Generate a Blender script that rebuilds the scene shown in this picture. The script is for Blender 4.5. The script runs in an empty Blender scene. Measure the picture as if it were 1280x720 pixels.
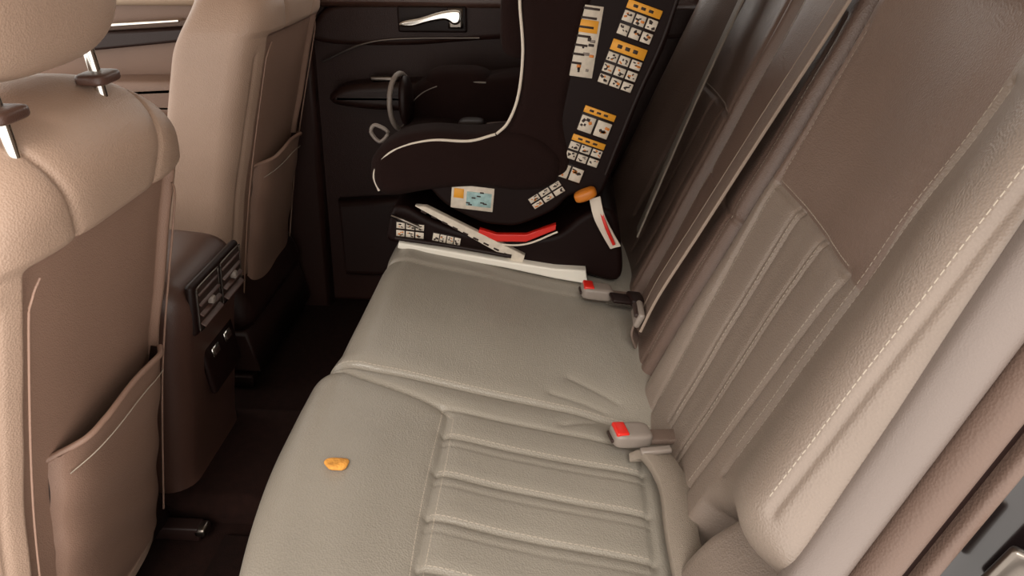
import bpy, math, random
import numpy as np
from mathutils import Vector, Euler, Matrix
random.seed(4); rng=np.random.RandomState(3)
scene=bpy.context.scene
scene.view_settings.view_transform='Standard'
# ------------------------------------------------------------------ helpers
def lin(c):
    return tuple(((v/255)/12.92 if v/255<=.04045 else ((v/255+.055)/1.055)**2.4) for v in c)
def mat(name,rgb,rough=.5,metal=0,bump=0,bscale=300,var=.0,vscale=6,spec=.5,coat=0):
    m=bpy.data.materials.new(name);m.use_nodes=True;nt=m.node_tree
    b=nt.nodes['Principled BSDF'];c=lin(rgb)
    b.inputs['Base Color'].default_value=(*c,1);b.inputs['Roughness'].default_value=rough
    b.inputs['Metallic'].default_value=metal;b.inputs['Specular IOR Level'].default_value=spec
    if coat: b.inputs['Coat Weight'].default_value=coat;b.inputs['Coat Roughness'].default_value=.08
    tc=nt.nodes.new('ShaderNodeTexCoord')
    if bump:
        v=nt.nodes.new('ShaderNodeTexVoronoi');v.inputs['Scale'].default_value=bscale
        n2=nt.nodes.new('ShaderNodeTexNoise');n2.inputs['Scale'].default_value=bscale*.12
        nt.links.new(tc.outputs['Object'],v.inputs['Vector']);nt.links.new(tc.outputs['Object'],n2.inputs['Vector'])
        ad=nt.nodes.new('ShaderNodeMath');ad.operation='ADD'
        nt.links.new(v.outputs['Distance'],ad.inputs[0]);nt.links.new(n2.outputs['Fac'],ad.inputs[1])
        bp=nt.nodes.new('ShaderNodeBump');bp.inputs['Strength'].default_value=bump;bp.inputs['Distance'].default_value=.002
        nt.links.new(ad.outputs[0],bp.inputs['Height']);nt.links.new(bp.outputs[0],b.inputs['Normal'])
    if var:
        n=nt.nodes.new('ShaderNodeTexNoise');n.inputs['Scale'].default_value=vscale;n.inputs['Detail'].default_value=4
        nt.links.new(tc.outputs['Object'],n.inputs['Vector'])
        r=nt.nodes.new('ShaderNodeMapRange');r.inputs['To Min'].default_value=1-var;r.inputs['To Max'].default_value=1+var
        r.inputs['From Min'].default_value=.3;r.inputs['From Max'].default_value=.7
        nt.links.new(n.outputs['Fac'],r.inputs['Value'])
        mx=nt.nodes.new('ShaderNodeVectorMath');mx.operation='SCALE';mx.inputs[0].default_value=c
        nt.links.new(r.outputs['Result'],mx.inputs['Scale']);nt.links.new(mx.outputs[0],b.inputs['Base Color'])
    return m
def link(o,parent=None):
    bpy.context.collection.objects.link(o)
    if parent is not None:o.parent=parent
    return o
def empty(name,loc=(0,0,0)):
    o=bpy.data.objects.new(name,None);o.empty_display_size=.1;return link(o)
def meshobj(name,verts,faces,mats,parent=None,smooth=True,fm=None):
    me=bpy.data.meshes.new(name);me.from_pydata([tuple(map(float,v)) for v in verts],[],[tuple(int(i) for i in f) for f in faces])
    if not isinstance(mats,(list,tuple)):mats=[mats]
    for m in mats:me.materials.append(m)
    if smooth:me.polygons.foreach_set('use_smooth',[True]*len(me.polygons))
    if fm is not None:me.polygons.foreach_set('material_index',[int(i) for i in fm])
    me.update();return link(bpy.data.objects.new(name,me),parent)
def grid_obj(name,P,mats,parent=None,closed=False,fm=None,flip=False):
    nu,nv=P.shape[:2];V=P.reshape(-1,3)
    I=np.arange(nu*nv).reshape(nu,nv)
    if closed:I=np.concatenate([I,I[:,:1]],1)
    a=I[:-1,:-1];b=I[1:,:-1];c=I[1:,1:];d=I[:-1,1:]
    F=np.stack([a,b,c,d],-1).reshape(-1,4)
    if flip:F=F[:,::-1]
    return meshobj(name,V,F,mats,parent,True,fm)
def cat(pts,n=100,closed=False):
    p=np.array(pts,float)
    if closed:q=np.vstack([p[-1],p,p[0],p[1]])
    else:q=np.vstack([2*p[0]-p[1],p,2*p[-1]-p[-2]])
    out=[];m=len(q)-3
    for i in range(m):
        t=np.linspace(0,1,24,endpoint=False)[:,None];a,b,c,d=q[i:i+4]
        out.append(.5*((2*b)+(-a+c)*t+(2*a-5*b+4*c-d)*t**2+(-a+3*b-3*c+d)*t**3))
    out=np.vstack(out+[q[-2][None]])
    L=np.r_[0,np.cumsum(np.linalg.norm(np.diff(out,axis=0),axis=1))]
    s=np.linspace(0,L[-1],n+1 if closed else n)
    r=np.stack([np.interp(s,L,out[:,k]) for k in range(p.shape[1])],1)
    return r[:-1] if closed else r
def sst(a,b,x):
    t=np.clip((x-a)/(b-a),0,1);return t*t*(3-2*t)
def normals(P):
    du=np.gradient(P,axis=0);dv=np.gradient(P,axis=1)
    n=np.cross(du,dv);return n/(np.linalg.norm(n,axis=2,keepdims=True)+1e-12)
def pdist(A,B,poly):
    d=np.full(A.shape,9.)
    for (x0,y0),(x1,y1) in zip(poly[:-1],poly[1:]):
        vx,vy=x1-x0,y1-y0;t=np.clip(((A-x0)*vx+(B-y0)*vy)/(vx*vx+vy*vy+1e-12),0,1)
        d=np.minimum(d,np.hypot(A-x0-t*vx,B-y0-t*vy))
    return d
def groove(A,B,poly,depth=.004,w=.004,soft=.4):
    d=pdist(A,B,poly);return -depth*np.exp(-(d/w)**2)-depth*soft*np.exp(-(d/(4*w))**2)
_wv=[(rng.uniform(-1,1,2)*f,rng.uniform(0,6.28),a) for f,a in [(14,1),(14,1),(22,.8),(22,.8),(35,.5),(35,.5),(60,.3),(60,.3),(95,.18),(95,.18)] for _ in (0,1)]
def wrinkle(A,B,amp):
    o=0
    for (f,ph,a) in _wv:o=o+a*np.sin(A*f[0]+B*f[1]+ph+.8*np.sin(A*f[1]*.5-B*f[0]*.4))
    return o*amp/3
def stitches(name,A1,B1,P,N,polys,m,parent,pitch=.0075,ln=.0052,wd=.0010,lift=.0003):
    """thread dashes sewn on a grid surface; A1,B1 = the grid's 1-D parameters"""
    def samp(a,b):
        i=np.interp(a,A1,np.arange(len(A1)));j=np.interp(b,B1,np.arange(len(B1)))
        i0=min(int(i),len(A1)-2);j0=min(int(j),len(B1)-2);fi=i-i0;fj=j-j0
        f=lambda G:(G[i0,j0]*(1-fi)*(1-fj)+G[i0+1,j0]*fi*(1-fj)+G[i0,j0+1]*(1-fi)*fj+G[i0+1,j0+1]*fi*fj)
        return f(P),f(N)
    V=[];F=[]
    for poly in polys:
        c=np.array(poly,float);L=np.r_[0,np.cumsum(np.linalg.norm(np.diff(c,axis=0),axis=1))]
        s=0
        while s+ln<L[-1]:
            q=[samp(np.interp(x,L,c[:,0]),np.interp(x,L,c[:,1])) for x in (s,s+ln)]
            (p0,n0),(p1,n1)=q;t=p1-p0;t/=np.linalg.norm(t)+1e-9;n=n0/np.linalg.norm(n0);b=np.cross(n,t)
            k=len(V)
            for p in (p0,p1):
                for sb,h in ((-1,-.0004),(-1,lift),(1,lift),(1,-.0004)):V.append(p+b*sb*wd/2+n*h)
            F+=[(k,k+1,k+5,k+4),(k+1,k+2,k+6,k+5),(k+2,k+3,k+7,k+6),(k,k+3,k+2,k+1),(k+4,k+5,k+6,k+7)]
            s+=pitch
    if V:return meshobj(name,V,F,m,parent,False)
def puff(name,prof,y0,y1,r,m,parent,n=90,seg=6,smoothprof=True,flat=None):
    """closed XZ profile extruded along Y with rounded rims"""
    p=cat(prof,n,True) if smoothprof else np.array(prof,float)
    t=np.roll(p,-1,0)-np.roll(p,1,0);t/=np.linalg.norm(t,axis=1,keepdims=True)+1e-9
    nn=np.stack([t[:,1],-t[:,0]],1)
    area=np.sum(p[:,0]*np.roll(p[:,1],-1)-np.roll(p[:,0],-1)*p[:,1])
    if area<0:nn=-nn
    rings=[]
    for k in range(seg+1):
        a=k/seg*math.pi/2;rings.append((r*(1-math.sin(a)),y0+r*(1-math.cos(a))))
    rings+= [(o,y0+y1-y) for o,y in reversed(rings)]
    P=np.array([[(q[0]-v[0]*o,y,q[1]-v[1]*o) for q,v in zip(p,nn)] for o,y in rings])
    V=P.reshape(-1,3);k=len(p);F=[]
    for i in range(len(rings)-1):
        for j in range(k):
            F.append((i*k+j,i*k+(j+1)%k,(i+1)*k+(j+1)%k,(i+1)*k+j))
    F.append(tuple(range(k-1,-1,-1)));F.append(tuple((len(rings)-1)*k+j for j in range(k)))
    o=meshobj(name,V,F,m,parent,True)
    o.data.polygons[len(F)-1].use_smooth=False;o.data.polygons[len(F)-2].use_smooth=False
    return o
def rbox(name,size,loc,m,parent=None,rot=(0,0,0),r=.004,seg=3):
    x,y,z=[s/2 for s in size]
    V=[(sx*x,sy*y,sz*z) for sx in(-1,1) for sy in(-1,1) for sz in(-1,1)]
    F=[(0,1,3,2),(4,6,7,5),(0,4,5,1),(2,3,7,6),(0,2,6,4),(1,5,7,3)]
    o=meshobj(name,V,F,m,parent,True);o.location=loc;o.rotation_euler=rot
    b=o.modifiers.new('b','BEVEL');b.width=min(r,min(size)*.49);b.segments=seg
    return o
def tube(name,pts,r,m,parent=None,n=80,closed=False,k=10):
    p=cat(pts,n,closed);t=np.gradient(p,axis=0);t/=np.linalg.norm(t,axis=1,keepdims=True)+1e-9
    up=np.array([.13,.21,.97]);rows=[]
    for q,d in zip(p,t):
        a=np.cross(d,up);a/=np.linalg.norm(a)+1e-9;b=np.cross(d,a)
        rows.append([q+r*(a*math.cos(x)+b*math.sin(x)) for x in np.linspace(0,2*math.pi,k,endpoint=False)])
    P=np.array(rows)
    if closed:P=np.concatenate([P,P[:1]],0)
    return grid_obj(name,P,m,parent,True)
def ribbon(name,pts,wdir,width,m,parent=None,n=80,th=.0015,shift=0.):
    p=cat(pts,n);w=np.array(wdir,float)
    if w.ndim==1:w=np.tile(w,(len(pts),1))
    w=np.stack([np.interp(np.linspace(0,1,n),np.linspace(0,1,len(w)),w[:,k]) for k in range(3)],1)
    w/=np.linalg.norm(w,axis=1,keepdims=True)
    t=np.gradient(p,axis=0);t/=np.linalg.norm(t,axis=1,keepdims=True);nn=np.cross(t,w);nn/=np.linalg.norm(nn,axis=1,keepdims=True)
    h=width/2
    secs=[(-h,-th),(-h*.92,-th*1.4),(0,-th),(h*.92,-th*1.4),(h,-th),(h,th),(h*.92,th*1.4),(0,th),(-h*.92,th*1.4),(-h,th)]
    P=np.array([[q+(a+shift)*wi+b*ni for a,b in secs] for q,wi,ni in zip(p,w,nn)])
    return grid_obj(name,P,m,parent,True)
def soft_block(name,loc,size,m,parent=None,rot=(0,0,0),e=3.2,n=48,fn=None):
    """superellipsoid cushion"""
    u=np.linspace(-math.pi/2,math.pi/2,n);v=np.linspace(-math.pi,math.pi,2*n,endpoint=False)
    U,V=np.meshgrid(u,v,indexing='ij');s=lambda x:np.sign(x)*np.abs(x)**(2/e)
    P=np.stack([s(np.cos(U))*s(np.cos(V))*size[0]/2,s(np.cos(U))*s(np.sin(V))*size[1]/2,s(np.sin(U))*size[2]/2],-1)
    if fn is not None:P=fn(P)
    o=grid_obj(name,P,m,parent,True);o.location=loc;o.rotation_euler=rot;return o
# ------------------------------------------------------------------ materials
M_cush=mat('leather_greige',(136,129,119),.32,bump=.25,bscale=420,var=.04)
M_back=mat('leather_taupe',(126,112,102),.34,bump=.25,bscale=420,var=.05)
M_shade=mat('leather_taupe_shaded',(114,95,85),.38,bump=.25,bscale=420,var=.05)  # rear seat leather with the upper panel's shade put into its colour
M_dkbrown=mat('leather_shadow_brown',(98,79,70),.40,bump=.25,bscale=420,var=.05)  # darker copy of that leather, with centre and far-side shade in its colour
M_front=mat('leather_warm_beige',(162,136,119),.45,bump=.25,bscale=420,var=.04)
M_shell=mat('seat_shell_vinyl',(138,109,94),.48,bump=.2,bscale=500,var=.05)
M_trimg=mat('grey_plastic_trim',(130,119,111),.42,bump=.15,bscale=700,var=.04)
M_pillar=mat('pillar_trim_plastic',(112,100,94),.45,bump=.15,bscale=700,var=.04)
M_thread=mat('thread_greige',(168,156,142),.8)
M_dark=mat('dark_brown_plastic',(38,21,17),.45,bump=.15,bscale=600,var=.06,spec=.35)
M_cons=mat('console_brown_plastic',(74,51,43),.38,bump=.15,bscale=600,var=.06)
M_carpet=mat('brown_carpet',(34,18,14),.95,bump=1.,bscale=900,var=.2,vscale=60,spec=.1)
M_black=mat('black_gloss_plastic',(24,11,9),.5,var=.05,spec=.12)
M_fabric=mat('black_knit_fabric',(31,15,12),.95,bump=.5,bscale=900,var=.08,vscale=20,spec=.2)
M_blackm=mat('black_matte_plastic',(28,14,11),.5,spec=.25)
M_white=mat('white_piping',(215,203,188),.7)
M_lgrey=mat('light_grey_foot_plastic',(228,222,210),.45)
M_red=mat('red_plastic',(205,35,25),.35)
M_orange=mat('orange_plastic',(205,120,35),.4)
M_sty=mat('sticker_yellow',(228,158,45),.5)
M_stw=mat('sticker_white',(210,198,182),.5,var=.1,vscale=90)
M_stb=mat('sticker_blue_print',(150,180,180),.5,var=.35,vscale=60)
M_ink=mat('sticker_ink',(45,28,22),.6)
M_chrome=mat('chrome',(225,222,215),.12,metal=1)
M_steel=mat('dull_steel',(120,112,105),.3,metal=1)
M_web=mat('belt_webbing',(108,90,80),.55,bump=.5,bscale=800)
M_edge=mat('belt_selvedge',(150,132,118),.6)
M_webw=mat('belt_webbing_light',(138,126,114),.6,bump=.5,bscale=800)
M_rub=mat('rubber_seal',(98,78,68),.55,bump=.2,bscale=400)
M_paint=mat('car_paint_dark',(26,19,19),.15,metal=.4,coat=1)
M_head=mat('headliner_cloth',(190,175,158),.95,bump=.2,bscale=900)
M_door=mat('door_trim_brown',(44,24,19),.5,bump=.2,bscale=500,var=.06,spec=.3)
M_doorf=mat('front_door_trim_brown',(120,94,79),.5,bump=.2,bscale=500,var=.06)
M_ledge=mat('door_ledge_beige',(190,170,150),.5,bump=.2,bscale=500)
M_crack=mat('cracker_baked',(200,138,58),.8,bump=.4,bscale=300,var=.2,vscale=80)
# ------------------------------------------------------------------ rear bench
bench=empty('rear_bench_seat')
prof=cat([(-.29,.10),(-.335,.20),(-.366,.30),(-.378,.365),(-.368,.408),(-.335,.4255),(-.28,.4155),(-.15,.3915),(0,.361),(.12,.342),(.20,.325),(.25,.28)],240)
sp=np.r_[0,np.cumsum(np.linalg.norm(np.diff(prof,axis=0),axis=1))]
Ys=np.linspace(.42,1.87,430)
X2=np.repeat(prof[:,:1],len(Ys),1);Z2=np.repeat(prof[:,1:],len(Ys),1);Y2=np.repeat(Ys[None],len(prof),0)
FX=np.clip(.78-Y2,0,1)**2*.55+.010+.020*sst(.93,1.02,Y2)
X2=X2+FX*sst(-.05,-.33,X2)
P=np.stack([X2,Y2,Z2],-1);N=normals(P)
if N[150,200,2]<0:N=-N
S2=np.repeat(sp[:,None],len(Ys),1)
def s_at(x):
    i=np.arange(len(prof))[90:];return np.interp(x,prof[90:,0],sp[90:])
sc=s_at(-.153)
s0=sp[0]
ribend=s_at(.135)
outline=[(s_at(-.345)-.05,.953),(s_at(-.34),.950),(s_at(-.28),.937),(s_at(-.2),.918),(s_at(-.165),.906),(s_at(-.153),.89),(s_at(-.150),.8),(s_at(-.152),.65),(s_at(-.160),.45)]
D=np.zeros_like(X2)
D+=groove(S2,Y2,[(s0,.968),(s_at(-.3),.966),(s_at(.24),.966)],.006,.005,.6)
D+=groove(S2,Y2,outline,.005,.0045,.6)
D+=groove(S2,Y2,[(s_at(-.165),.908),(s_at(.06),.905),(s_at(.15),.895)],.004,.004,.5)
ribs=[.845,.765,.685,.605,.525]
for yr in ribs:
    D+=groove(S2,Y2,[(sc,yr),(ribend,yr-.006)],.0038,.003,.6)
    D+=groove(S2,Y2,[(sc,yr-.020),(ribend,yr-.026)],.0015,.0025,.2)
D+=groove(S2,Y2,[(ribend,.90),(ribend+.005,.45)],.004,.005,.5)
D+=groove(S2,Y2,[(s0,1.352),(s_at(.24),1.352)],.006,.006,.5)
# leather creases pulling toward the buckle pocket
for q in [[(s_at(.02),.925),(s_at(.08),.955)],[(s_at(.0),1.0),(s_at(.09),.985)],[(s_at(.03),1.05),(s_at(.11),1.01)]]:
    D+=groove(S2,Y2,q,.002,.004,.8)
D+=.012*np.exp(-((Y2-.72)/.2)**2)*np.exp(-((S2-s_at(-.26))/.07)**2)
D-=.016*np.exp(-((Y2-.965)/.05)**2)*sst(.02,.14,X2)*(S2>.3)
D+=.010*np.exp(-((Y2-1.16)/.13)**2)*np.exp(-((S2-s_at(-.1))/.17)**2)
D+=wrinkle(S2,Y2,.0014)
for (a,b) in [(.42,1),(1.87,-1)]:
    e=np.clip(.05-np.abs(Y2-a),0,.05);D-=.05-np.sqrt(np.maximum(.0025-e**2,0))
P=P+N*D[...,None];Nc=normals(P)
if Nc[150,200,2]<0:Nc=-Nc
grid_obj('seat_cushion',P,M_cush,bench,flip=False)
stitches('cushion_stitching',sp,Ys,P,Nc,[
  [(s0+.1,.976),(s_at(.2),.976)],
  [(a+.009,b-.007) for a,b in outline[1:]],
  [(s0+.1,1.343),(s_at(.2),1.343)]]
  +[[(sc+.004,y+.007),(ribend,y+.001)] for y in ribs]+[[(sc-.01,.89),(sc-.01,.5)]],M_thread,bench)
puff('cushion_base',[(-.25,.02),(-.28,.12),(-.25,.2),(.1,.2),(.3,.25),(.3,.02)],.43,1.86,.02,M_dark,bench,smoothprof=False)
# backrests
TH=math.radians(22);ct,st_=math.cos(TH),math.sin(TH)
def bx(z):return .167+(z-.33)*math.tan(TH)
bpath=cat([(bx(.27),.27),(bx(.33),.33),(bx(.5),.5),(bx(.7),.7),(bx(.85),.85),(bx(.955),.955),(bx(.955)+.022,.988),(bx(.955)+.06,1.0),(bx(.955)+.11,.99)],260)
bs=np.r_[0,np.cumsum(np.linalg.norm(np.diff(bpath,axis=0),axis=1))]
def bs_at(z):return np.interp(z,bpath[:200,1],bs[:200])
def backrest(name,sec,ny,seams,st,shade,bolster=None,extra=None,mats=None):
    c=cat(sec,ny);T=np.gradient(bpath,axis=0);T/=np.linalg.norm(T,axis=1,keepdims=True)
    nx,nz=-T[:,1],T[:,0]
    S,J=np.meshgrid(bs,np.arange(ny),indexing='ij');Y=np.repeat(c[None,:,0],len(bs),0);d=np.repeat(c[None,:,1],len(bs),0)
    Zp=np.repeat(bpath[:,1:2],ny,1)
    if bolster is not None:
        w=bolster(Y);zb=.475-.07*sst(.55,.72,Y)+.02*sst(.56,.5,Y);k=np.sqrt(np.clip((Zp-zb)/.075,0,1)*(2-np.clip((Zp-zb)/.075,0,1)))
        d=d-w*(1-k)*.11
    P=np.stack([bpath[:,0][:,None]+nx[:,None]*d,Y,bpath[:,1][:,None]+nz[:,None]*d],-1)
    N=normals(P)
    mid=N[100,ny//2]
    if mid[0]>0:N=-N
    D=np.zeros_like(Y);front=(d>-.04)
    for poly,dep,w in seams:D+=groove(S,Y,poly,dep,w,.45)*front
    if extra is not None:D+=extra(S,Y,Zp)*front
    D+=wrinkle(S,Y,.0017)
    P=P+N*D[...,None];N2=normals(P)
    if N2[100,ny//2][0]>0:N2=-N2
    fm=shade(S[:-1,:-1],Y[:-1,:-1],Zp[:-1,:-1]).astype(int).reshape(-1)
    grid_obj(name,P,mats or [M_back,M_shade],bench,fm=fm)
    j=np.where(c[:,1]>-.03)[0];j0,j1=j[0],j[-1]
    ys=c[j0:j1+1,0]
    ys=np.maximum.accumulate(ys+np.arange(len(ys))*1e-7)
    stitches(name+'_stitching',bs,ys,P[:,j0:j1+1],N2[:,j0:j1+1],st,M_thread,bench)
b5=bs_at(.705);bt=bs_at(.95)+.03
seams=[([(bs_at(.45),.722),(bs_at(.7),.712),(bt,.700)],.005,.005),([(bs_at(.56),.512),(bt,.512)],.004,.004),
 ([(bs_at(.37),.775),(b5,.752)],.004,.0045),([(b5,.752),(b5,1.045)],.005,.005),([(bs_at(.33),1.005),(b5,1.045),(bt,1.055)],.004,.0045)]
st=[[(bs_at(.48),.713),(bs_at(.7),.703),(bt,.692)],[(bs_at(.48),.732),(bs_at(.7),.722),(bt,.710)],[(bs_at(.57),.521),(bt,.521)],
 [(b5+.008,.76),(b5+.008,1.04)],[(bs_at(.38),.783),(b5-.01,.76)],[(bs_at(.36),1.0),(b5,1.037),(bt,1.047)]]
for y0,y1 in [(.845,.845),(.925,.945)]:
    seams.append(([(bs_at(.36),y0),(b5,y1)],.003,.0032));seams.append(([(bs_at(.36),y0+.016),(b5,y1+.016)],.002,.003));st.append([(bs_at(.38),y0+.008),(b5-.004,y1+.008)])
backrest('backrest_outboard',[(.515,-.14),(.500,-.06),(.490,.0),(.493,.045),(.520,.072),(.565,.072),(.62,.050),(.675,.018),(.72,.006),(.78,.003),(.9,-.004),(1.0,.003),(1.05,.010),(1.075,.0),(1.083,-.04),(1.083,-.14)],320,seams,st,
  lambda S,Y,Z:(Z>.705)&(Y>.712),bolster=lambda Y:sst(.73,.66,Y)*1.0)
seams=[([(bs_at(.33),1.13),(bt,1.13)],.003,.004),([(bs_at(.33),1.345),(bt,1.345)],.004,.005),([(bs_at(.62),1.10),(bs_at(.62),1.37)],.003,.004)]
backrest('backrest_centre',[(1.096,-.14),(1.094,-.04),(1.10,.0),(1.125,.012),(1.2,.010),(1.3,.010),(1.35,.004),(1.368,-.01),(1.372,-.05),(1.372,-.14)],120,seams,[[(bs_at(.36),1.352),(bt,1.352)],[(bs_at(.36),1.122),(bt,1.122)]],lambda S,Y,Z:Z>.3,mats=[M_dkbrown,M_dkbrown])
seams=[([(bs_at(.40),1.675),(bt,1.685)],.005,.005),([(b5,1.42),(b5,1.67)],.004,.005),([(bs_at(.35),1.41),(bt,1.41)],.004,.005),([(bs_at(.36),1.50),(b5,1.49)],.003,.004),([(bs_at(.36),1.58),(b5,1.58)],.003,.004)]
backrest('backrest_far_outboard',[(1.382,-.14),(1.38,-.04),(1.39,.0),(1.42,.01),(1.5,0),(1.62,.004),(1.69,.018),(1.75,.05),(1.80,.068),(1.85,.06),(1.875,.03),(1.88,-.03),(1.87,-.14)],200,seams,[[(bs_at(.42),1.667),(bt,1.677)],[(b5+.008,1.42),(b5+.008,1.67)]],lambda S,Y,Z:Z>.3,mats=[M_shade,M_dkbrown])
puff('backrest_core',[(.28,.30),(.36,.45),(.45,.7),(.50,.96),(.56,.97),(.54,.5),(.47,.28)],.52,1.86,.02,M_dark,bench,smoothprof=False)
for yc in (.87,1.235,1.6):
    h=soft_block('headrest',(.47,yc,1.115),(.1,.25,.17),M_shade,bench,rot=(0,.25,0))
    for s in(-.06,.06):tube('headrest_post',[(.46,yc+s,.97),(.465,yc+s,1.02),(.47,yc+s,1.07)],.006,M_chrome,bench,n=8)
puff('seat_side_trim',[(.14,.20),(.15,.34),(.175,.405),(.205,.44),(.25,.48),(.34,.51),(.36,.2)],.43,.66,.03,M_back,bench)
# ------------------------------------------------------------------ front seats
def front_seat(name,yc,dx,dz=0.,W=1.):
    e=empty(name)
    zt=.892
    zs=np.r_[np.linspace(.06 if dz==0 else .1,.72,90),np.linspace(.72,.78,50)[1:],.78+(zt-.78)*np.sin(np.linspace(0,math.pi/2,60))[1:]]
    tab=cat([(.05,-.690),(.3,-.638),(.46,-.600),(.64,-.548),(.76,-.512),(.82,-.504),(.9,-.515)],100)
    rx=np.interp(zs,tab[:,0],tab[:,1])
    wb=np.interp(zs,[.05,.3,.6,.75,.9],[.178,.205,.218,.216,.200])*W
    u=np.clip((zs-.70)/(zt-.70),0,1);w=wb*np.maximum(1-u**2.4,0)**(1/2.1)
    u2=np.clip((zs-.79)/(zt-.79),0,1);t=.085*np.maximum(1-u2**2.6,0)**(.5)
    cx=rx-.085
    th=np.linspace(-math.pi,math.pi,300,endpoint=False);n=3.4
    C,S=np.cos(th),np.sin(th);cc=np.sign(C)*np.abs(C)**(2/n);ss=np.sign(S)*np.abs(S)**(2/n)
    Y=w[:,None]*ss[None];X=cx[:,None]+t[:,None]*cc[None];Z=np.repeat(zs[:,None],len(th),1)
    rear=sst(.0,.3,cc[None])*np.ones_like(X)
    X=X-(1-rear)*.05*np.abs(ss[None])**4*sst(.85,.7,Z)
    ins=sst(.166,.154,np.abs(Y))*sst(.742,.730,Z)*sst(.08,.1,Z)
    X=X-rear*ins*.014
    X+=rear*.006*sst(.733,.750,Z)*sst(.86,.78,Z)
    for s in(-1,1):
        X+=rear*groove(Z,Y,[(.745,s*.085),(.80,s*.10),(.86,s*.118),(.9,s*.12)],.005,.004,.6)
    X+=rear*groove(Z,Y,[(.20,-.186),(.70,-.190)],.003,.004,.5)
    X+=wrinkle(Z,Y,.0022)*rear
    P=np.stack([X+dx,Y+yc,Z+dz],-1)
    fm=((rear>.5)&(ins>.02))[:-1].astype(int).reshape(-1)
    grid_obj('backrest',P,[M_front,M_shell],e,closed=True,fm=fm)
    RX=lambda z:np.interp(z,tab[:,0],tab[:,1])+dx
    for sg in (1,-1):
        tube('panel_piping',[(RX(z)-.0050,yc+y*sg,z+dz) for y,z in [(-.164,.1),(-.164,.4),(-.164,.66),(-.158,.705),(-.146,.722)]],.0016,M_shell,e,n=120,k=6)
    ya,yb=-.115,.155;yy=np.linspace(ya,yb,50);vv=np.linspace(0,1,50)
    VV,YY=np.meshgrid(vv,yy,indexing='ij')
    q=(YY-(ya+yb)/2)/((yb-ya)/2)
    ZT=.470-.020*q**2;ZB=.09 if dz==0 else .12;ZZ=ZB+VV*(ZT-ZB)
    OFF=-.018+.036*np.sqrt(np.clip(1-np.abs(q)**4,0,1))*(.55+.45*VV)+.002*np.sin(ZZ*60+YY*30)
    PX=RX(ZZ)+OFF
    PP=np.stack([PX,YY+yc,ZZ+dz],-1);grid_obj('map_pocket',PP,M_shell,e)
    Pin=PP[::-1].copy();Pin[...,0]-=.004;grid_obj('map_pocket_lining',Pin[:30],M_dark,e)
    tube('pocket_rim',[tuple(v) for v in PP[-1][::6]],.0045,M_shell,e,n=80)
    tube('pocket_seam',[tuple(v+np.array([.0008,0,-.018])) for v in PP[-3][2:-2:6]],.0008,M_thread,e,n=60,k=6)
    hy=yc-.035
    soft_block('headrest',(-.560+dx,hy,.998+dz),(.14,.30,.180),M_front,e,rot=(0,.18,0),e=2.9)
    for s in(-.085,.085):
        tube('headrest_post',[(-.535+dx,hy+s,.84+dz),(-.537+dx,hy+s,.89+dz),(-.542+dx,hy+s,.96+dz)],.0065,M_chrome,e,n=12,k=14)
        soft_block('post_collar',(-.535+dx,hy+s,.884+dz),(.036,.05,.014),M_cons,e,e=4.,n=24)
    puff('seat_cushion',[(-.74,.15),(-.73,.27),(-.8,.33),(-1.1,.36),(-1.2,.34),(-1.21,.22),(-1.15,.15)],yc-.20,yc+.20,.04,M_dark,e)
    puff('seat_base',[(-.70,.05),(-.72,.16),(-1.1,.16),(-1.1,.05)],yc-.2,yc+.2,.01,M_dark,e,smoothprof=False)
    for s in(-.19,.19):
        xe=-.64 if yc<1 else -.72
        rbox('seat_rail',(.46,.03,.03),(xe-.23,yc+s,.025),M_blackm,e,r=.004)
        if yc<1:rbox('rail_end_cap',(.025,.03,.02),(xe,yc+s,.028),M_steel,e,r=.006)
    return e
front_seat('front_seat',.805,0.)
front_seat('front_seat',1.675,-.05,.09,1.04)
# ------------------------------------------------------------------ centre console
con=empty('center_console')
kx=-.045
puff('console_body',[(x+kx,z) for x,z in [(-1.3,.0),(-1.3,.48),(-.75,.505),(-.66,.505),(-.605,.495),(-.578,.465),(-.575,.42),(-.592,.34),(-.612,.22),(-.635,.08),(-.64,.0),(-.8,-.0)]],1.050,1.315,.045,M_cons,con,n=140)
tilt=.10
rbox('vent_bezel',(.016,.205,.100),(-.577+kx,1.190,.436),M_blackm,con,rot=(0,tilt,0),r=.008)
for k,yc in enumerate((1.140,1.240)):
    rbox('vent_opening',(.006,.086,.080),(-.5685+kx,yc,.436),M_ink,con,rot=(0,tilt,0),r=.004)
    for j in range(4):
        rbox('vent_slat',(.014,.080,.0035),(-.566+kx,yc,.406+j*.020),M_cons,con,rot=(0,tilt+.5,0),r=.0015)
    rbox('vent_slider',(.012,.012,.014),(-.561+kx,yc,.436),M_trimg,con,rot=(0,tilt,0),r=.003)
    tube('vent_ring',[(-.5655+kx+(z-.436)*.1,y,z) for y,z in [(yc-.044,.401),(yc-.044,.436),(yc-.044,.471),(yc-.039,.478),(yc+.039,.478),(yc+.044,.471),(yc+.044,.436),(yc+.044,.401),(yc+.039,.394),(yc-.039,.394)]],.0014,M_steel,con,n=80,closed=True,k=6)
rbox('usb_panel',(.014,.13,.11),(-.598+kx,1.20,.285),M_black,con,rot=(0,-.08,0),r=.01)
for yc in(1.17,1.225):
    rbox('usb_port',(.006,.028,.02),(-.590+kx,yc,.31),M_chrome,con,rot=(0,-.08,0),r=.003)
    rbox('usb_slot',(.007,.02,.011),(-.589+kx,yc,.31),M_ink,con,rot=(0,-.08,0),r=.001)
    rbox('port_cover',(.007,.036,.03),(-.593+kx,yc,.265),M_blackm,con,rot=(0,-.08,0),r=.005)
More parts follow.
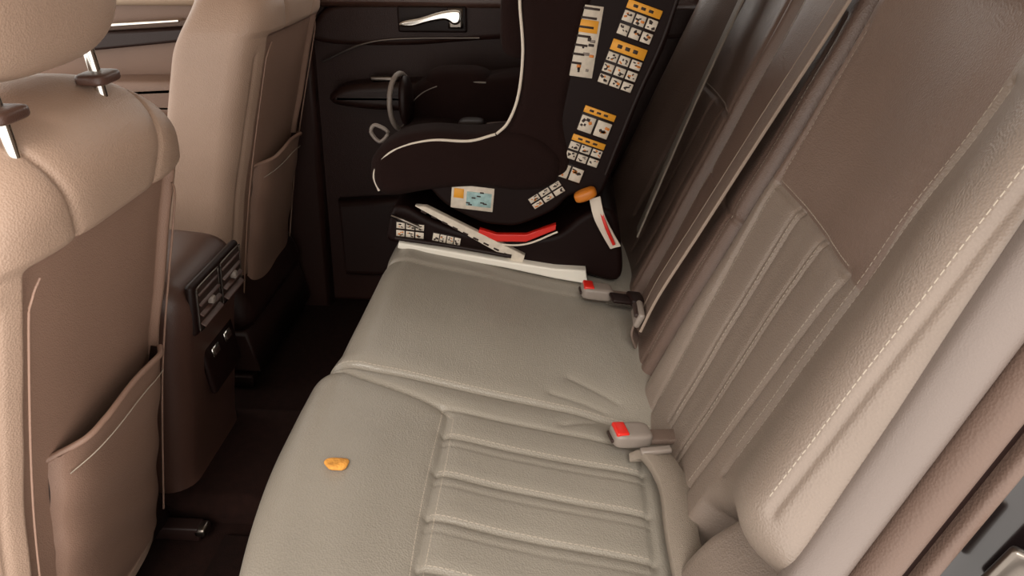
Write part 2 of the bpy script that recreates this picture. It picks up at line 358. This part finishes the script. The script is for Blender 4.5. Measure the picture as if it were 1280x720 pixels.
# ------------------------------------------------------------------ floor, tunnel
floor=rbox('floor',(3.0,1.9,.04),(-.6,1.26,-.02),M_carpet,None,r=.002)
puff('floor_tunnel',[(-1.4,-.01),(-1.4,.06),(-.5,.06),(-.28,.05),(-.2,-.01)],1.03,1.34,.03,M_carpet,None,smoothprof=False)
puff('floor_mat',[(-.60,.0),(-.60,.012),(-.30,.012),(-.30,.0)],.5,1.0,.004,M_carpet,None,smoothprof=False)
# ------------------------------------------------------------------ far doors
def door_panel(name,x0,x1,m):
    e=empty(name)
    puff('door_card',[(x0,.0),(x1,.0),(x1,.86),(x0,.86)],1.935,2.02,.02,m,e,smoothprof=False)
    puff('window_sill',[(x0+.01,.83),(x0+.01,.885),(x1-.01,.885),(x1-.01,.83)],1.905,2.0,.015,M_ledge if x1<-.6 else M_cons,e,smoothprof=False)
    return e
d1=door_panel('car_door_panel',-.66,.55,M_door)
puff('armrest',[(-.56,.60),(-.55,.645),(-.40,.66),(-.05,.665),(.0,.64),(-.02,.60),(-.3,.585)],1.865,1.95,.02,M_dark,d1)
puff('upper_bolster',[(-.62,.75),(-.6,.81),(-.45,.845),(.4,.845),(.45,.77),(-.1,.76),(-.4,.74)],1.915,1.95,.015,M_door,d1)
rbox('handle_recess',(.17,.012,.062),(-.315,1.912,.805),M_blackm,d1,r=.02,seg=5)
puff('door_handle',[(-.392,.792),(-.385,.803),(-.34,.812),(-.29,.826),(-.25,.830),(-.240,.820),(-.245,.800),(-.26,.796),(-.28,.806),(-.32,.800),(-.36,.790)],1.882,1.902,.006,M_chrome,d1)
puff('handle_pivot',[(-.275,.785),(-.275,.832),(-.238,.832),(-.238,.785)],1.895,1.915,.008,M_steel,d1,smoothprof=False)
tube('trim_line',[(-.60,1.912,.70),(-.5,1.912,.742),(-.40,1.912,.758),(-.2,1.912,.762)],.0025,M_steel,d1)
rbox('window_switch',(.07,.02,.012),(-.44,1.895,.665),M_steel,d1,r=.004)
puff('door_pocket',[(-.6,.10),(-.6,.33),(-.2,.36),(.1,.33),(.12,.1)],1.90,1.95,.02,M_dark,d1,smoothprof=False)
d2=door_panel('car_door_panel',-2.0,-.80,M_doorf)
puff('armrest',[(-1.7,.56),(-1.7,.63),(-.95,.66),(-.9,.62),(-.95,.57)],1.84,1.95,.02,M_doorf,d2)
puff('trim_strip',[(-1.9,.745),(-1.9,.75),(-1.3,.778),(-.95,.80),(-.95,.793),(-1.3,.768)],1.905,1.94,.002,M_chrome,d2,smoothprof=False)
puff('dark_insert',[(-1.9,.70),(-1.9,.735),(-1.3,.758),(-.92,.783),(-.90,.75),(-1.3,.71)],1.91,1.94,.008,M_dark,d2,smoothprof=False)
puff('trim_2',[(-.84,.0),(-.83,1.3),(-.60,1.3),(-.65,.0)],1.90,2.0,.015,M_door,None,smoothprof=False)
# ------------------------------------------------------------------ roof
puff('ceiling',[(-1.3,1.22),(-.9,1.25),(0,1.26),(.9,1.24),(1.3,1.17),(1.3,1.20),(.9,1.27),(0,1.29),(-.9,1.28),(-1.3,1.25)],.30,2.02,.01,M_head,None,smoothprof=False)  # out of view; near edge extended and lowered to shade the backrest tops
# ------------------------------------------------------------------ belts & buckles
belt=empty('seat_belt')
nx,nz=-ct,st_
def on_back(y,z,o):return (bx(z)+nx*o,y,z+nz*o)
bp=[on_back(1.115,.99,.03),on_back(1.135,.90,.026),on_back(1.15,.75,.030),on_back(1.17,.58,.032),on_back(1.185,.45,.034),(.158,1.19,.385)]
ribbon('webbing',bp,[(.1,1,.05)]*3,.056,M_web,belt,n=120)
for s in(-.028,.028):ribbon('selvedge',bp,[(.1,1,.05)]*3,.003,M_edge,belt,n=120,th=.0018,shift=s)
ribbon('webbing_lower',[(.150,1.19,.40),(.145,1.185,.375),(.155,1.19,.345)],(.2,1,0),.045,M_web,belt,n=20)
rbox('belt_tongue',(.012,.058,.03),(.152,1.188,.405),M_trimg,belt,rot=(0,.4,0),r=.005)
rbox('belt_tongue_slot',(.014,.046,.008),(.150,1.188,.412),M_ink,belt,rot=(0,.4,0),r=.002)
belt2=empty('seat_belt')
ribbon('webbing',[on_back(1.66,.99,.03),on_back(1.63,.85,.03),on_back(1.58,.70,.034),on_back(1.53,.55,.034),on_back(1.50,.42,.03)],[(.1,1,.05)]*3,.05,M_webw,belt2,n=80)
def buckle(x,y,z,yaw=0,pit=0,s=1.):
    e=empty('seat_belt_buckle')
    R=Euler((0,pit,yaw)).to_matrix().to_4x4();e.matrix_world=Matrix.Translation((x,y,z))@R
    soft_block('body',(0,0,0),(.075*s,.050*s,.03*s),M_trimg,e,e=4.5,n=24)
    rbox('release_button',(.024*s,.038*s,.022*s),(-.022*s,0,.0065*s),M_red,e,r=.003)
    rbox('latch_slot',(.01*s,.03*s,.006*s),(-.036*s,0,-.003*s),M_ink,e,r=.001)
    rbox('stalk',(.07*s,.035*s,.012*s),(.06*s,0,-.006*s),M_web,e,r=.003)
    return e
buckle(.118,.885,.372,yaw=.25,pit=.12,s=.80)
buckle(.085,1.335,.372,yaw=.1,pit=.15,s=.85)
e=empty('seat_belt_anchor')
ribbon('webbing_end',[(.135,.855,.355),(.15,.84,.370),(.168,.78,.370),(.168,.70,.364),(.172,.60,.360),(.18,.5,.355)],(1,.15,-.15),.042,M_webw,e,n=60,th=.005)
rbox('anchor_clip',(.045,.012,.008),(.150,.845,.378),M_trimg,e,rot=(0,0,.2),r=.003)
e=empty('seat_belt_tongue')
rbox('plate',(.05,.035,.008),(.135,1.30,.375),M_blackm,e,rot=(0,.2,.2),r=.003)
rbox('grip',(.03,.045,.016),(.16,1.305,.372),M_blackm,e,rot=(0,.2,.2),r=.005)
# ------------------------------------------------------------------ cracker
def lump(P):
    P=P.copy();P[...,2]+=.0007*np.sin(P[...,0]*220)*np.cos(P[...,1]*260);P[...,0]*=1+.15*np.sin(P[...,1]*200);return P
soft_block('snack_cracker',(-.268,.727,.432),(.029,.021,.008),M_crack,None,rot=(.0,.19,.35),e=3,n=20,fn=lump)
# ------------------------------------------------------------------ door jamb at the near side
def sweep(name,sec,m,z0=.15,z1=1.25,parent=None):
    c=cat(sec,60);zz=np.linspace(z0,z1,40)
    P=np.array([[(a+.205+.31*(z-.5)+.12*max(0,.5-z)**1.5,y,z) for a,y in c] for z in zz]);return grid_obj(name,P,m,parent)
jamb=empty('trim_1')
sweep('pillar_trim',[(.06,.56),(.01,.515),(-.002,.490),(.004,.476),(.018,.468),(.030,.468),(.038,.476)],M_pillar,parent=jamb)
sweep('inner_seal',[(.036,.480),(.038,.462),(.045,.453),(.057,.452),(.065,.462),(.065,.480)],M_rub,parent=jamb)
sweep('seal_channel',[(.060,.475),(.068,.468),(.080,.470),(.084,.475)],M_blackm,parent=jamb)
sweep('body_flange',[(.080,.478),(.082,.460),(.090,.456),(.096,.462),(.10,.47)],M_rub,parent=jamb)
sweep('painted_jamb',[(.095,.475),(.115,.468),(.135,.452),(.165,.446),(.20,.44),(.24,.43),(.27,.40),(.35,.38),(.5,.35)],M_paint,parent=jamb)
striker=empty('door_striker')
rbox('plate',(.035,.01,.06),(.36,.435,.60),M_steel,striker,rot=(0,.3,-.3),r=.004)
tube('loop',[(.35,.43,.58),(.345,.40,.585),(.355,.395,.61),(.37,.425,.62)],.005,M_steel,striker,n=30)
# ------------------------------------------------------------------ child car seat
cs=empty('child_car_seat')
YN,YF=1.41,1.83
base=[(-.345,.428),(-.345,.47),(-.333,.505),(-.305,.508),(-.25,.478),(-.17,.452),(-.07,.445),(0,.455),(.05,.495),(.09,.515),(.12,.50),(.135,.44),(.135,.355),(.05,.368),(-.1,.396),(-.25,.422)]
puff('base',base,YN+.01,YF-.01,.012,M_black,cs,n=120)
foot=[(-.325,.424),(-.322,.438),(-.1,.402),(.0,.388),(.064,.386),(.070,.354),(.0,.365),(-.1,.386)]
puff('base_foot',foot,YN-.012,YN+.03,.004,M_lgrey,cs,smoothprof=False)
puff('base_foot_far',foot,YF-.03,YF+.006,.004,M_lgrey,cs,smoothprof=False)
shell=[(-.262,.565),(-.25,.548),(-.219,.516),(-.154,.483),(-.110,.476),(-.072,.479),(-.007,.510),(.031,.545),(.08,.54),(.102,.5835),(.1235,.6485),(.151,.741),(.1855,.828),(.205,.908),(.235,1.0),(.25,1.06),(.22,1.09),(.13,1.07),(.06,.95),(.02,.80),(-.01,.66),(-.06,.59),(-.15,.578)]
puff('shell_side',shell,YN,YN+.035,.008,M_black,cs,n=180)
puff('shell_side_far',shell,YF-.035,YF,.008,M_black,cs,n=180)
tube('shell_rib',[(.207,YN+.001,.94),(.180,YN,.84),(.145,YN,.745),(.115,YN,.655),(.094,YN,.59)],.004,M_blackm,cs)
puff('shell_back',[(.05,.56),(.075,.62),(.105,.72),(.14,.82),(.165,.91),(.20,1.05),(.225,1.06),(.20,.91),(.165,.80),(.13,.70),(.10,.60),(.08,.56)],YN+.02,YF-.02,.008,M_black,cs,n=100)
wing=[(-.055,1.08),(-.072,.98),(-.076,.908),(-.070,.82),(-.078,.74),(-.095,.69),(-.12,.655),(-.09,.59),(-.02,.57),(.03,.60),(.015,.70),(.03,.80),(.05,.9),(.08,1.06),(.02,1.11)]
puff('back_wing',wing,YN-.005,YN+.06,.022,M_fabric,cs,n=140)
puff('back_wing_far',wing,YF-.06,YF+.005,.022,M_fabric,cs,n=140)
seat=[(-.368,.565),(-.368,.605),(-.348,.634),(-.305,.661),(-.2425,.672),(-.17,.668),(-.10,.676),(-.05,.67),(-.01,.645),(.01,.61),(-.01,.565),(-.07,.552),(-.152,.558),(-.249,.550),(-.32,.536),(-.35,.540)]
puff('cushion_side',seat,YN-.014,YN+.075,.024,M_fabric,cs,n=140)
puff('cushion_side_far',[(x,z+(.035 if z>.6 else 0)) for x,z in seat],YF-.085,YF+.014,.024,M_fabric,cs,n=140)
soft_block('arm_bolster',(-.235,YF-.045,.655),(.17,.085,.13),M_fabric,cs,e=3.4)
puff('cushion_middle',[(-.365,.545),(-.37,.585),(-.33,.61),(-.2,.60),(-.05,.59),(.06,.61),(.06,.56),(-.2,.55)],YN+.04,YF-.04,.02,M_fabric,cs)
puff('back_pad',[(-.02,.60),(.0,.70),(.03,.80),(.06,.9),(.10,1.06),(.15,1.05),(.13,.9),(.09,.75),(.06,.62)],YN+.04,YF-.04,.02,M_fabric,cs)
puff('head_pad',[(-.10,.80),(-.115,.87),(-.10,.98),(-.06,1.03),(.04,1.03),(.03,.9),(.0,.80)],YN+.05,YN+.09,.018,M_fabric,cs)
puff('head_pad_far',[(-.10,.80),(-.115,.87),(-.10,.98),(-.06,1.03),(.04,1.03),(.03,.9),(.0,.80)],YF-.09,YF-.05,.018,M_fabric,cs)
yy=YN-.012
tube('wing_piping',[(-.050,yy+.016,1.07),(-.071,yy+.014,.98),(-.075,yy+.014,.908),(-.069,yy+.014,.82),(-.077,yy+.013,.74),(-.096,yy+.010,.69),(-.118,yy+.006,.668)],.0028,M_white,cs)
tube('cushion_piping',[(-.355,yy+.008,.548),(-.362,yy+.006,.580),(-.345,yy+.002,.612),(-.305,yy+.001,.640),(-.2425,yy+.001,.655),(-.17,yy+.001,.655),(-.12,yy+.004,.668)],.0028,M_white,cs)
tube('cushion_piping_far',[(-.36,YF-.08,.60),(-.345,YF-.083,.640),(-.305,YF-.083,.672),(-.24,YF-.083,.690),(-.17,YF-.083,.690)],.002,M_trimg,cs)
for y in(1.56,1.68):
    ribbon('harness_strap',[(.06,y,.98),(.03,y,.9),(.0,y,.8),(-.03,y,.70),(-.08,1.62+(y-1.62)*.6,.63),(-.16,1.62+(y-1.62)*.3,.62)],(0,1,0),.035,M_dkbrown,cs,n=60)
soft_block('harness_buckle',(-.19,1.62,.625),(.06,.05,.03),M_blackm,cs,n=24)
tube('cup_holder_rim',[(-.362+.012*math.cos(a)*1.3,1.70+.045*math.cos(a),.655+.062*math.sin(a)) for a in np.linspace(0,2*math.pi,14,endpoint=False)],.006,M_trimg,cs,closed=True)
soft_block('cup_holder',(-.350,1.705,.655),(.03,.085,.115),M_blackm,cs,e=2.2,n=24)
tube('crotch_loop',[(-.368,1.50,.62),(-.385,1.50,.64),(-.375,1.50,.655),(-.35,1.50,.64)],.004,M_trimg,cs,closed=True,n=30)
def sticker(cx,cz,w,h,rot,m,t=.0012,y=None):
    return rbox('label',(w,t,h),(cx,(YN if y is None else y)-t*.4,cz),m,cs,rot=(0,rot,0),r=.0005,seg=1)
def label_group(cx,cz,w,h,rot,rows,cols,head=True,y=None):
    sticker(cx,cz,w,h,rot,M_blackm,.001,y)
    c,s=math.cos(rot),math.sin(rot)
    def at(u,v):return cx+u*c+v*s,cz-u*s+v*c
    hh=h*.26 if head else 0
    if head:
        x,z=at(0,h/2-hh/2);sticker(x,z,w*.96,hh*.9,rot,M_sty,.002,y)
        for k in range(3):
            x,z=at(w*(-.25+.22*k),h/2-hh/2);sticker(x,z,w*.13,hh*.3,rot,M_ink,.0026,y)
    ch=(h-hh)/rows;cw=w/cols
    for r in range(rows):
        for q in range(cols):
            x,z=at(-w/2+cw*(q+.5),h/2-hh-ch*(r+.5));sticker(x,z,cw*.86,ch*.76,rot,M_stw,.002,y)
            for _ in range(5):
                x2,z2=at(-w/2+cw*(q+.5+random.uniform(-.28,.28)),h/2-hh-ch*(r+.5+random.uniform(-.25,.25)))
                sticker(x2,z2,cw*random.uniform(.1,.34),ch*random.uniform(.08,.2),rot+random.uniform(-.6,.6),random.choice([M_ink,M_ink,M_ink,M_orange]),.0027,y)
rt=math.atan2(.097,.292)
label_group(.137,.872,.066,.064,rt,2,3)
label_group(.112,.796,.068,.084,rt,3,3)
label_group(.070,.690,.064,.054,rt,1,2)
label_group(.052,.636,.068,.052,rt,2,3)
label_group(.024,.592,.054,.036,rt,1,2,False)
sticker(.045,.838,.042,.125,.12,M_stw,.0012);sticker(.046,.865,.038,.022,.12,M_sty,.002)
for k in range(7):
    sticker(.050-.0012*k*4,.895-.0155*k,.034,.004,.12,M_ink,.0026)
for k in range(10):
    sticker(.045+random.uniform(-.014,.012),random.uniform(.785,.85),random.uniform(.004,.012),random.uniform(.003,.008),.12,random.choice([M_orange,M_ink,M_trimg]),.0024)
sticker(-.168,.535,.085,.050,.1,M_stw);sticker(-.155,.532,.05,.030,.1,M_stb,.002);sticker(-.195,.545,.02,.02,.1,M_sty,.002)
for k in range(7):sticker(-.168+random.uniform(-.035,.035),.535+random.uniform(-.018,.018),.008,.003,.1,M_ink,.0026)
label_group(-.02,.545,.075,.028,-.6,2,3,False)
puff('warning_label',[(-.285,.515),(-.262,.515),(-.062,.412),(-.066,.395),(-.09,.400)],YN-.002,YN+.012,.002,M_stw,cs,smoothprof=False)
for k in range(9):
    sticker(-.268+.021*k,.503-.0112*k,.012,.004,.48,M_ink,.001,y=YN-.0022)
puff('level_indicator',[(-.16,.455),(-.12,.441),(-.06,.442),(.0,.470),(.0,.483),(-.06,.458),(-.12,.457),(-.155,.468)],YN-.001,YN+.012,.002,M_red,cs,smoothprof=False)
tube('level_window_rim',[(-.16,YN,.450),(-.12,YN,.436),(-.06,YN,.437),(.004,YN,.466)],.002,M_white,cs)
label_group(-.30,.458,.06,.035,.1,2,3,False,y=YN+.008)
label_group(-.225,.440,.06,.022,.2,1,4,False,y=YN+.008)
tube('recline_lever',[(-.335,YN+.002,.492),(-.31,YN-.004,.485),(-.28,YN-.002,.470)],.004,M_steel,cs,n=30)
soft_block('adjust_knob',(.056,YN-.012,.552),(.045,.03,.022),M_orange,cs,n=20,rot=(0,-.4,0))
ribbon('tether_strap',[(.075,YN-.01,.545),(.085,YN-.02,.51),(.105,YN-.015,.47),(.122,YN-.01,.44)],(.8,-.1,.3),.022,M_white,cs,n=30)
ribbon('tether_red',[(.085,YN-.014,.53),(.10,YN-.024,.49),(.118,YN-.018,.45)],(.8,-.1,.3),.006,M_red,cs,n=30,th=.003)
tube('recline_bar',[(-.33,YN-.004,.445),(-.2,YN-.008,.430),(-.09,YN-.004,.410)],.004,M_blackm,cs)
# ------------------------------------------------------------------ light
w=bpy.data.worlds.new('World');scene.world=w;w.use_nodes=True;nt=w.node_tree
bg=nt.nodes['Background'];bg.inputs[0].default_value=(1,.945,.875,1);bg.inputs[1].default_value=2.25
def sun(name,e,ang,frm,col):
    l=bpy.data.lights.new(name,'SUN');l.energy=e;l.angle=math.radians(ang);l.color=col
    o=bpy.data.objects.new(name,l);link(o);o.rotation_euler=Vector(frm).to_track_quat('Z','Y').to_euler();return o
sun('sun',2.4,20,(.05,-1.,.85),(1,.95,.87))
# ------------------------------------------------------------------ camera
cam=bpy.data.cameras.new('camera');co=bpy.data.objects.new('camera',cam);link(co)
co.location=(0,0,1.07);co.rotation_euler=(math.radians(62.5),0,math.radians(3.6))
cam.sensor_width=36;cam.lens=36*940/1280;cam.clip_start=.01
scene.camera=co
